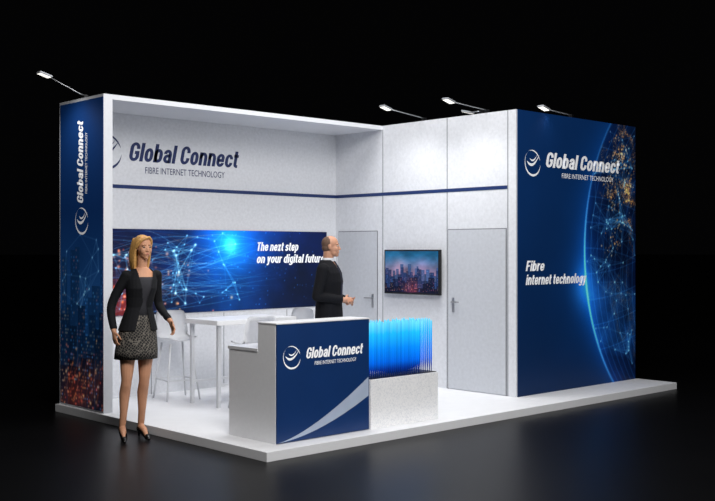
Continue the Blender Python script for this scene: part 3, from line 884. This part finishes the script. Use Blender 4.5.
def man():
    P = thing('person', 'man in a dark suit and white shirt standing behind the counter', 'person', (7.06, 7.93, 0.0), math.radians(34))
    hc = (0.0, -0.025, 1.662); Mh = headM(hc, math.radians(10), 0.0, 0.97)
    T = [(0.88, 0, 0.0, 0.165, 0.125), (0.96, 0, 0.0, 0.168, 0.125), (1.08, 0, 0, 0.158, 0.118), (1.20, 0, 0, 0.162, 0.116), (1.30, 0, -0.005, 0.176, 0.123),
         (1.39, 0, 0, 0.180, 0.113), (1.455, 0, 0.008, 0.160, 0.088), (1.51, 0, 0.01, 0.075, 0.062)]
    SH = ((-0.19, 0.01, 1.425), (0.19, 0.01, 1.425)); EL = ((-0.245, 0.065, 1.155), (0.245, 0.065, 1.155)); WR = ((-0.085, -0.19, 1.115), (0.085, -0.20, 1.10))
    b = bmesh.new()
    loft(b, [sec(*t) for t in T], 24)
    tube(b, [(0, 0.02, 1.46), (0, 0.010, 1.53), (0, 0.002, 1.60)], [0.062, 0.055, 0.056], 14)
    head(b, Mh, 1.02, False)
    for i in (0, 1):
        s = -1 if i == 0 else 1
        p, r = smooth_path([SH[i], EL[i]], [0.055, 0.042], 3); tube(b, p, r, 12)
        tube(b, [EL[i], WR[i]], [0.042, 0.029], 12)
        p, r = smooth_path([(s * 0.09, 0, 0.92), (s * 0.10, -0.01, 0.50), (s * 0.105, 0.035, 0.34), (s * 0.11, 0.03, 0.10)], [0.095, 0.060, 0.058, 0.040], 4)
        tube(b, p, r, 12)
        tube(b, [(s * 0.11, 0.045, 0.045), (s * 0.115, -0.06, 0.045), (s * 0.125, -0.16, 0.03)], [0.035, 0.036, 0.028], 12)
    hand(b, WR[0], (0.82, -0.5, -0.12), (0.35, 0.75, -0.3), (0, -0.2, 1), 0.45, 1.02)
    hand(b, WR[1], (-0.85, -0.25, -0.2), (0.1, 0.5, 0.8), (0.0, -1, 0.3), 0.4, 1.02)
    link('body', remesh(b, 0.0045, 2), M['skinm'], P, local=True, smooth=True)
    face_parts(P, Mh, False, M['brow'])
    b = bmesh.new()
    ell(b, (0, 0.022, 0.034), (0.0738, 0.0845, 0.0778), Mh)
    ell(b, (0, 0.040, -0.015), (0.066, 0.063, 0.05), Mh)
    Mi = Mh.inverted()
    link('hair', cut(remesh(b, 0.0045, 1), lambda c, n: (Mi @ c).y < -0.010 - 0.2 * (Mi @ c).z or (Mi @ c).z > 0.103), M['darkhair'], P, local=True, smooth=True)
    b = bmesh.new()
    loft(b, [sec(z, cx, cy, rx + 0.006, ry + 0.006) for z, cx, cy, rx, ry in T[1:-2]] + [sec(1.45, 0, 0.008, 0.150, 0.090), sec(1.495, 0, 0.012, 0.072, 0.066), sec(1.545, 0, 0.008, 0.060, 0.060)], 24)
    link('shirt', remesh(b, 0.006, 1), M['shirt'], P, local=True, smooth=True)
    b = bmesh.new()
    loft(b, [(V3((0, -0.060, 1.510)), V3((0.018, 0, 0)), V3((0, 0.008, 0))), (V3((0, -0.084, 1.475)), V3((0.014, 0, 0)), V3((0, 0.007, 0))), (V3((0, -0.122, 1.38)), V3((0.026, 0, 0)), V3((0, 0.006, 0))), (V3((0, -0.138, 1.28)), V3((0.033, 0, 0)), V3((0, 0.006, 0))), (V3((0, -0.132, 1.10)), V3((0.036, 0, 0)), V3((0, 0.006, 0))), (V3((0, -0.130, 1.07)), V3((0.006, 0, 0)), V3((0, 0.005, 0)))], 10)
    obj('tie', b, M['tie'], P, local=True, smooth=True)
    b = bmesh.new()
    loft(b, [sec(0.80, 0, 0.0, 0.186, 0.150)] + [sec(z, cx, cy, rx + 0.016, ry + 0.017) for z, cx, cy, rx, ry in T[:-1]] + [sec(1.528, 0, 0.018, 0.074, 0.068)], 24)
    for i in (0, 1):
        w2 = V3(EL[i]).lerp(V3(WR[i]), 0.9)
        tube(b, [SH[i], V3(SH[i]).lerp(V3(EL[i]), 0.5), EL[i]], [0.068, 0.059, 0.050], 14)
        tube(b, [EL[i], w2], [0.050, 0.040], 14, ends=False)
    me = remesh(b, 0.006, 2)
    def op(c, n):
        if c.z > 1.522: return True
        if c.y > -0.02 or abs(c.x) > 0.11: return False
        if c.y < -0.165 and c.z < 1.2: return False
        hw = 0.056 * max(0, (c.z - 1.18) / 0.34)
        return c.z > 1.18 and abs(c.x) < hw
    cut(me, op)
    link('jacket', me, M['suit'], P, local=True, smooth=True)
    b = bmesh.new()
    loft(b, [sec(z, 0, 0, rx + 0.012, ry + 0.012) for z, cx, cy, rx, ry in T[:3]], 20)
    for s in (-1, 1):
        p, r = smooth_path([(s * 0.09, 0, 0.92), (s * 0.10, -0.005, 0.50), (s * 0.108, 0.015, 0.07)], [0.108, 0.085, 0.072], 4)
        tube(b, p, r, 14, ends=False)
    link('trousers', remesh(b, 0.008, 2), M['suit'], P, local=True, smooth=True)
    for s in (-1, 1):
        b = bmesh.new()
        tube(b, [(s * 0.11, 0.055, 0.045), (s * 0.115, -0.06, 0.05), (s * 0.125, -0.17, 0.036), (s * 0.128, -0.205, 0.03)], [0.043, 0.045, 0.04, 0.026], 14)
        me = remesh(b, 0.005, 1)
        for v in me.vertices:
            if v.co.z < 0.002: v.co.z = 0.002
        link('shoe', me, M['shoe'], P, local=True, smooth=True)
    return P
man()

# ------------------------------------------------------------------ light, world, camera
def area(loc, target, size, power, colr=(1, 1, 1)):
    li = bpy.data.lights.new('added_light', 'AREA'); li.energy = power; li.shape = 'DISK'; li.size = size; li.color = colr
    o = bpy.data.objects.new('added_light', li); C.objects.link(o); o.location = loc
    o.rotation_euler = (V3(target) - V3(loc)).to_track_quat('-Z', 'Y').to_euler()
area((3.2, 2.6, 5.6), (7.6, 8.6, 1.2), 3.0, 420, (1, 0.98, 0.96))  # added key light, out of view; not a lamp of the stand
area((7.3, 7.6, 6.2), (7.4, 8.2, 0), 3.0, 230)  # unseen light added overhead to brighten the floor
area((7.6, 1.2, 3.6), (7.6, 7.0, 0.8), 2.5, 110)  # added fill, out of view, brightens counter, planter and banner fronts
W = bpy.data.worlds.new('world'); S.world = W; W.use_nodes = True
W.node_tree.nodes['Background'].inputs['Color'].default_value = (0.0010, 0.0010, 0.0011, 1)
W.node_tree.nodes['Background'].inputs['Strength'].default_value = 1.0

cam = bpy.data.cameras.new('camera'); cam.sensor_width = 36.0; cam.lens = 51.76; cam.clip_end = 1000
co = bpy.data.objects.new('camera', cam); C.objects.link(co)
co.location = (0, 0, 1.62); co.rotation_euler = (math.radians(90), 0, math.radians(-43.27))
S.camera = co
